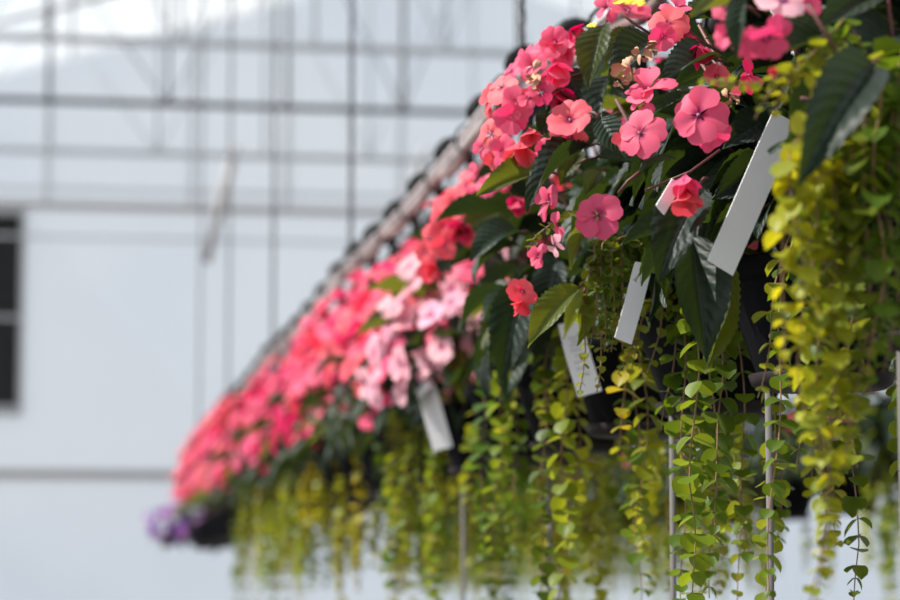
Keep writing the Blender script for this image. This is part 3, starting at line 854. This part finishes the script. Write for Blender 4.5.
# the purple basket that ends the row
PU = basket(LAST, 'small purple-flowered hanging basket at the far left end of the row')
pot_parts(PU, True)
link('foliage', foliage_mesh(77, 110, LT_LO, .25, .16, RIM - .04, stems=0), PU)
sprinkle_flowers(PU, random.Random(78), 90, OPEN_LO, [PURP, PURP, MAUVE, MAUVE],   .31, .23, RIM - .01, size=(.03, .037), low=-.6)

# ---- the row behind
BX = 2.1
BYS = [5.9 + .62 * k for k in range(14)]
def back_label(k):
    if k == 0: return 'hanging basket in the back row nearest the right edge, seen under the front pots'
    return 'hanging basket in the blurred back row, %s from the right edge of the photo' % ORD[k + 1]
B0 = proto(0, 61, back_label(0), [CORAL, DEEP, PURP], .22, .22, 9, VINES_LO, tints, x=BX, y=BYS[0], group=G_BACK, nv=18, nleaf=120, low=.3)
for k in range(1, len(BYS)):
    rr = random.Random(160 + k)
    copy_basket(B0, k, back_label(k), [[PURP, MAUVE], CC, [DEEP, PURP]][k % 3], PI * (k % 2), nv=(5 if k < 3 else 99), x=BX, y=BYS[k], group=G_BACK)

# ------------------------------------------------------------------ white plant tags (stand in the pots)
def plant_tag(label, b, pts, wpx, dy, print_lines=False, neck=None, nrm=(.2, -.18, 1)):
    Y = bY(b) + dy
    W = [at(x, y, Y + (0 if k < len(pts) - 1 else -.01)) for k, (x, y) in enumerate(pts)]
    root = thing('plant_tag', label, 'plant tag', W[-1], 'white plant tags')
    sc_ = 1 / (F_PX / (W[0] - EYE).dot(FWD)); w = wpx * sc_
    nn = cdir(*nrm)
    # smooth strip
    n = 14; strip = []
    tot = len(W) - 1
    for i in range(n + 1):
        t = i / n * tot; k = min(int(t), tot - 1); p = W[k].lerp(W[k + 1], t - k); strip.append(p)
    for it in range(2):
        strip = [strip[0]] + [(strip[i - 1] + strip[i] * 2 + strip[i + 1]) / 4 for i in range(1, n)] + [strip[-1]]
    mb = MB(); th = .0006
    P = np.zeros((n + 1, 4, 3))
    for i, p in enumerate(strip):
        t = (strip[min(i + 1, n)] - strip[max(i - 1, 0)]).normalized()
        s = t.cross(nn).normalized(); m = s.cross(t).normalized()
        k = 1.0
        if neck and i < neck: k = .35
        for j, (a, c) in enumerate(((-1, 1), (1, 1), (1, -1), (-1, -1))):
            q = p + s * (a * w / 2 * k) + m * (c * th) - root.location
            P[i, j] = q
    mb.grid(P, closed=True)
    mb.f.append((0, 1, 2, 3)); mb.mi.append(0)
    e = n * 4; mb.f.append((e + 3, e + 2, e + 1, e)); mb.mi.append(0)
    link('tag_strip', mb.mesh('tag_strip', M_TAG, False), root)
    if print_lines:
        lb = MB()
        for q in print_lines:
            f, x0, x1 = q
            i = f * n; k = min(int(i), n - 1); p = strip[k].lerp(strip[k + 1], i - k)
            t = (strip[min(k + 1, n)] - strip[max(k - 1, 0)]).normalized(); s = t.cross(nn).normalized(); m = s.cross(t).normalized()
            if m.dot(nn) < 0: m = -m
            hw = .0006
            c = [p + s * (a * w / 2) + t * (d * .0022) + m * (th + .0003) - root.location for a, d in ((x0, -1), (x1, -1), (x1, 1), (x0, 1))]
            lb.add([tuple(v) for v in c], [(0, 1, 2, 3)])
        link('faded_print', lb.mesh('faded_print', M_TAGINK, False), root)
    return root

LN = [(.30 + .07 * k, -.55 + .1 * (k % 2), .5 - .2 * (k % 3 == 1)) for k in range(8)]
plant_tag('long white plant tag tilted across the dark pot left of the nearest yellow vines', 0, [(786, 118), (768, 158), (748, 204), (720, 268)], 31, -.20)
plant_tag('white plant tag with a narrow neck hanging beside the two big dark leaves', 1, [(645, 262), (642, 270), (634, 302), (623, 341)], 19, -.185, neck=2)
plant_tag('small white tag end peeking out under the drooping pink bud', 0, [(677, 182), (668, 197), (660, 210)], 13, -.215)
plant_tag('white plant tag with faded print, half covered by small green vine leaves', 2, [(570, 322), (576, 348), (590, 394)], 25, -.15, LN)
plant_tag('blurred white plant tag on the pot under the pale pink blooms', 5, [(424, 382), (430, 402), (443, 449)], 20, -.15, LN, neck=2)

# ------------------------------------------------------------------ rails, chains, rods
def rail(x, y0, y1, label, hose=True):
    z = EYE.z + RAIL_H
    r = thing('hanging_rail', label, 'rail', (x, y0, z), None)
    mb = MB(); NS = 90; Z = lambda y: -sag(y0 + y)
    mb.tube([(0, (y1 - y0) * k / NS, Z((y1 - y0) * k / NS)) for k in range(NS + 1)], .012, 10); link('pipe', mb.mesh('pipe', M_GALV), r)
    if hose:
        mb = MB(); n = 120
        mb.tube([(-.020 + .006 * math.sin(k * .9), (y1 - y0) * k / n, -.034 - .008 * math.sin(k * 1.7) + Z((y1 - y0) * k / n)) for k in range(n + 1)], .0085, 8)
        h = link('drip_hose', mb.mesh('drip_hose', M_HOSE), r)
        mb = MB()
        mb.tube([(-.030, (y1 - y0) * k / NS, -.012 + Z((y1 - y0) * k / NS)) for k in range(NS + 1)], .006, 6); link('water_pipe', mb.mesh('water_pipe', M_GALV), r)
        me = MB()
        me.tube([(.016 * math.cos(a) * 1.7 - .012, 0, .030 * math.sin(a) - .014) for a in [2 * PI * k / 12 for k in range(13)]], .003, 5)
        tie = me.mesh('cable_tie', M_HANG)
        y = .35
        while y < min(12, y1 - y0):
            o = link('cable_tie', tie, r); o.location = (0, y, Z(y)); y += .4
    return r
rail(ROW_X, 1.4, bY(LAST) + 1.2, 'pale metal rail with a brown drip hose running above the front flower row')
rail(BX, 5.0, BYS[-1] + .6, 'metal rail above the second row of baskets, behind the front row', False)

def chain_mesh(h):
    mb = MB(); pitch, L, W, r = .034, .046, .020, .0034
    n = int(h / pitch)
    for k in range(n):
        z = .016 + k * pitch; a0 = (k % 2) * PI / 2 + .5
        c, s = math.cos(a0), math.sin(a0)
        pts = []
        for q in range(11):
            a = 2 * PI * q / 10
            x = (W / 2 - r) * math.cos(a); zz = (L / 2 - r) * math.sin(a)
            pts.append((x * c, x * s, z + zz))
        mb.tube(pts, r, 4, cap=False)
    return mb.mesh('support_chain', M_CHAIN)
TR_H = 4.25
CH = chain_mesh(TR_H - RAIL_H - .02)
for k, l in enumerate(('sharpest dark support chain, nearest the blooms at the top of the photo', 'dark support chain, second from the front blooms, hanging left of the picture middle',
                       'blurred dark support chain, third from the front blooms', 'blurred faint support chain, fourth from the front blooms',
                       'very faint support chain, fifth from the front blooms')):
    o = link('support_chain', CH); o.location = (ROW_X, CY0 + CSTEP * k, EYE.z + RAIL_H + .014); tag(o, l, 'chain', 'chains holding the front rail')

ROD_X = .69
for i, l in ((-1, 'grey upright rod at the right edge of the photo beside the long yellow vine'), (0, 'thin grey upright rod under the pot with the long white tag'),
             (1, 'thin grey upright rod half wrapped by green vines under the second nearest pot'), (3, 'blurred grey upright rod below the pot edge right of the picture middle'),
             (5, 'blurred grey upright rod under the pots right of the pale pink blooms')):
    mb = MB(); h = EYE.z + BASE_H - .003
    mb.tube([(0, 0, 0), (.002, 0, h * .4), (-.001, 0, h * .75), (0, 0, h)], .0036, 8)
    mb.lathe([(.001, 0), (.02, 0), (.02, .004), (.006, .008), (.005, .02)], 16)
    o = link('support_rod', mb.mesh('support_rod', M_ROD)); o.location = (ROD_X + (.012 if i > 2 else 0), bY(i) - .015, 0); tag(o, l, 'rod', 'grey rods under the front pots')

# ------------------------------------------------------------------ greenhouse shell
YW = 27.0
X0, X1, YB = -5.0, 13.0, -3.0
ZE = EYE.z + TR_H - .05
XR, ZR = 4.0, 8.4
mb = MB(); mb.box((X0 - .3, YB - .3, -.2), (X1 + .3, YW + .3, 0)); struct('floor', mb, M_FLOOR)

def zpix(py): return at(100, py, YW).z
def xpix(px): return at(px, 300, YW).x
LX1 = xpix(24); LX0 = LX1 - 1.7; LZ1 = zpix(212); LZ0 = zpix(416)
mb = MB(); t = .02
for (xa, xb, za, zb) in ((X0, LX0, 0, ZE), (LX1, X1, 0, ZE), (LX0, LX1, 0, LZ0), (LX0, LX1, LZ1, ZE)):
    mb.add([(xa, YW, za), (xb, YW, za), (xb, YW, zb), (xa, YW, zb)], [(0, 1, 2, 3)])
mb.add([(X0, YW, ZE), (X1, YW, ZE), (XR, YW, ZR)], [(0, 1, 2)])
struct('wall_back', mb, M_WALL)
for nm, xx in (('wall_left', X0), ('wall_right', X1)):
    mb = MB(); mb.add([(xx, YB, 0), (xx, YW, 0), (xx, YW, ZE), (xx, YB, ZE)], [(0, 1, 2, 3)]); struct(nm, mb, M_WALL)
mb = MB()
for xa in (X0, X1):
    mb.add([(xa, YB, ZE + .08), (xa, YW, ZE + .08), (XR, YW, ZR + .08), (XR, YB, ZR + .08)], [(0, 1, 2, 3)])
struct('ceiling', mb, M_ROOF)

# trusses carrying the chains
k = 0; tn = 1
ty = CY0
while ty < YW - .2:
    mb = MB(); z = EYE.z + TR_H; r = .030 if abs(ty - (CY0 + 7 * CSTEP)) < .1 else .036
    vis = ty > 15
    mb.tube([(X0, ty, z), (X1, ty, z)], r, 8)
    for xa in (X0, X1): mb.tube([(xa, ty, z), (XR, ty, ZR)], r, 8)
    x = X0 + .6; j = 0
    while x < X1:
        zt = z + (ZR - z) * (1 - abs(x - XR) / ((XR - X0) if x < XR else (X1 - XR)))
        mb.tube([(x, ty, z), (x, ty, zt)], .014, 6)
        x2 = x + 1.05
        if x2 < X1:
            zt2 = z + (ZR - z) * (1 - abs(x2 - XR) / ((XR - X0) if x2 < XR else (X1 - XR)))
            mb.tube([(x, ty, z), (x2, ty, zt2)] if j % 2 else [(x, ty, zt), (x2, ty, z)], .007, 6)
        x = x2; j += 1
    struct('trim_%d' % tn, mb, M_FRAMED if abs(ty - (CY0 + 7 * CSTEP)) < .1 else M_FRAME, True); tn += 1
    ty += CSTEP
# girts and posts of the end wall
def girt(py, h, d, m):
    global tn
    z = zpix(py); mb = MB(); mb.box((X0, YW - d, z - h / 2), (X1, YW - .005, z + h / 2)); struct('trim_%d' % tn, mb, m); tn += 1
girt(207, .07, .10, M_GIRT); girt(238, .03, .04, M_FRAMEL); girt(475, .10, .08, M_GIRT); girt(190, .04, .04, M_FRAMEL)
for px in (45, 190, 286, 400, 520, 640, 760):
    x = xpix(px); mb = MB(); mb.box((x - .03, YW - .06, zpix(207)), (x + .03, YW - .006, ZR - abs(x - XR) * (ZR - ZE) / 9 - .05)); struct('trim_%d' % tn, mb, M_FRAMEL); tn += 1
# purlins under the roof
for xo in (-4, -2, 0, 2, 6, 8, 10, 12):
    z = ZE + (ZR - ZE) * (1 - abs(xo - XR) / 9) + .04
    mb = MB(); mb.tube([(xo, YB, z), (xo, YW, z)], .022, 6); struct('trim_%d' % tn, mb, M_FRAMEL); tn += 1
# leaning braces against the end wall
for (a, b, r) in (((236, 146), (206, 262), .05), ((426, 148), (398, 236), .045)):
    mb = MB(); mb.tube([at(*a, YW - .5), at(*b, YW - .12)], r, 8); struct('trim_%d' % tn, mb, M_GIRT, True); tn += 1

# exhaust shutter in the end wall
v = thing('shutter_vent', 'dark slatted exhaust shutter in the pale end wall at the left edge', 'vent', (0.5 * (LX0 + LX1), YW - .02, LZ0))
mb = MB(); hw = (LX1 - LX0) / 2; H = LZ1 - LZ0
mb.box((-hw, -.06, 0), (hw, .08, .10)); mb.box((-hw, -.06, H - .06), (hw, .08, H)); mb.box((-hw, -.06, .10), (-hw + .05, .08, H - .06)); mb.box((hw - .05, -.06, .10), (hw, .08, H - .06))
link('vent_frame', mb.mesh('vent_frame', M_LFRAME, False), v)
mb = MB(); mb.box((-hw + .05, -.03, H * .46), (hw - .05, .05, H * .46 + .05)); link('middle_rail', mb.mesh('middle_rail', M_LFRAME, False), v)
mb = MB(); mb.box((-hw + .05, .06, .1), (hw - .05, .075, H - .06)); link('back_panel', mb.mesh('back_panel', M_LOUVER, False), v)
mb = MB(); mb.add([(-hw + .05, .05, 0), (hw - .05, .05, 0), (hw - .05, -.03, -.08), (-hw + .05, -.03, -.08), (-hw + .05, .05, .008), (hw - .05, .05, .008), (hw - .05, -.03, -.072), (-hw + .05, -.03, -.072)],
                  [(0, 3, 2, 1), (4, 5, 6, 7), (0, 1, 5, 4), (1, 2, 6, 5), (2, 3, 7, 6), (3, 0, 4, 7)])
sl = mb.mesh('slat', M_LOUVER, False)
z = .2
while z < H - .07:
    o = link('slat', sl, v); o.location = (0, 0, z); z += .088

# ------------------------------------------------------------------ light
w = bpy.data.worlds.new('sky'); scene.world = w; w.use_nodes = True
nt = w.node_tree; nt.nodes.clear()
out = nt.nodes.new('ShaderNodeOutputWorld'); bg = nt.nodes.new('ShaderNodeBackground')
tc = nt.nodes.new('ShaderNodeTexCoord')
nz = N(nt, 'ShaderNodeTexNoise', Scale=5.0, Detail=5.0, Roughness=.55)
nt.links.new(tc.outputs['Generated'], nz.inputs['Vector'])
cr = N(nt, 'ShaderNodeValToRGB'); nt.links.new(nz.outputs['Fac'], cr.inputs[0])
e = cr.color_ramp.elements
e[0].position = .40; e[0].color = (.60, .70, .80, 1)
e[1].position = .62; e[1].color = (.90, .91, .92, 1)
nt.links.new(cr.outputs[0], bg.inputs[0]); bg.inputs[1].default_value = .92
nt.links.new(bg.outputs[0], out.inputs[0])

sun = bpy.data.lights.new('sun', 'SUN'); sun.energy = 8.5; sun.angle = R(.6); sun.color = (1, .95, .87)
so = link('sun', sun)
so.rotation_euler = Vector((-.64, .02, .74)).to_track_quat('Z', 'Y').to_euler()

# ------------------------------------------------------------------ camera object
cam = bpy.data.cameras.new('camera'); co = link('camera', cam); scene.camera = co
M = Matrix.Identity(4)
for i in range(3):
    M[i][0], M[i][1], M[i][2], M[i][3] = RIGHT[i], UP[i], -FWD[i], EYE[i]
co.matrix_world = M
cam.sensor_width = 36; cam.lens = 100; cam.clip_start = .05; cam.clip_end = 200
cam.dof.use_dof = True
cam.dof.focus_distance = (at(640, 150, bY(0)) - EYE).dot(FWD)
cam.dof.aperture_fstop = 5.4

scene.view_settings.view_transform = 'Standard'; scene.view_settings.look = 'None'
scene.view_settings.exposure = .2; scene.view_settings.gamma = 1; scene.view_settings.use_curve_mapping = False
scene.cycles.max_bounces = 10; scene.cycles.transparent_max_bounces = 12
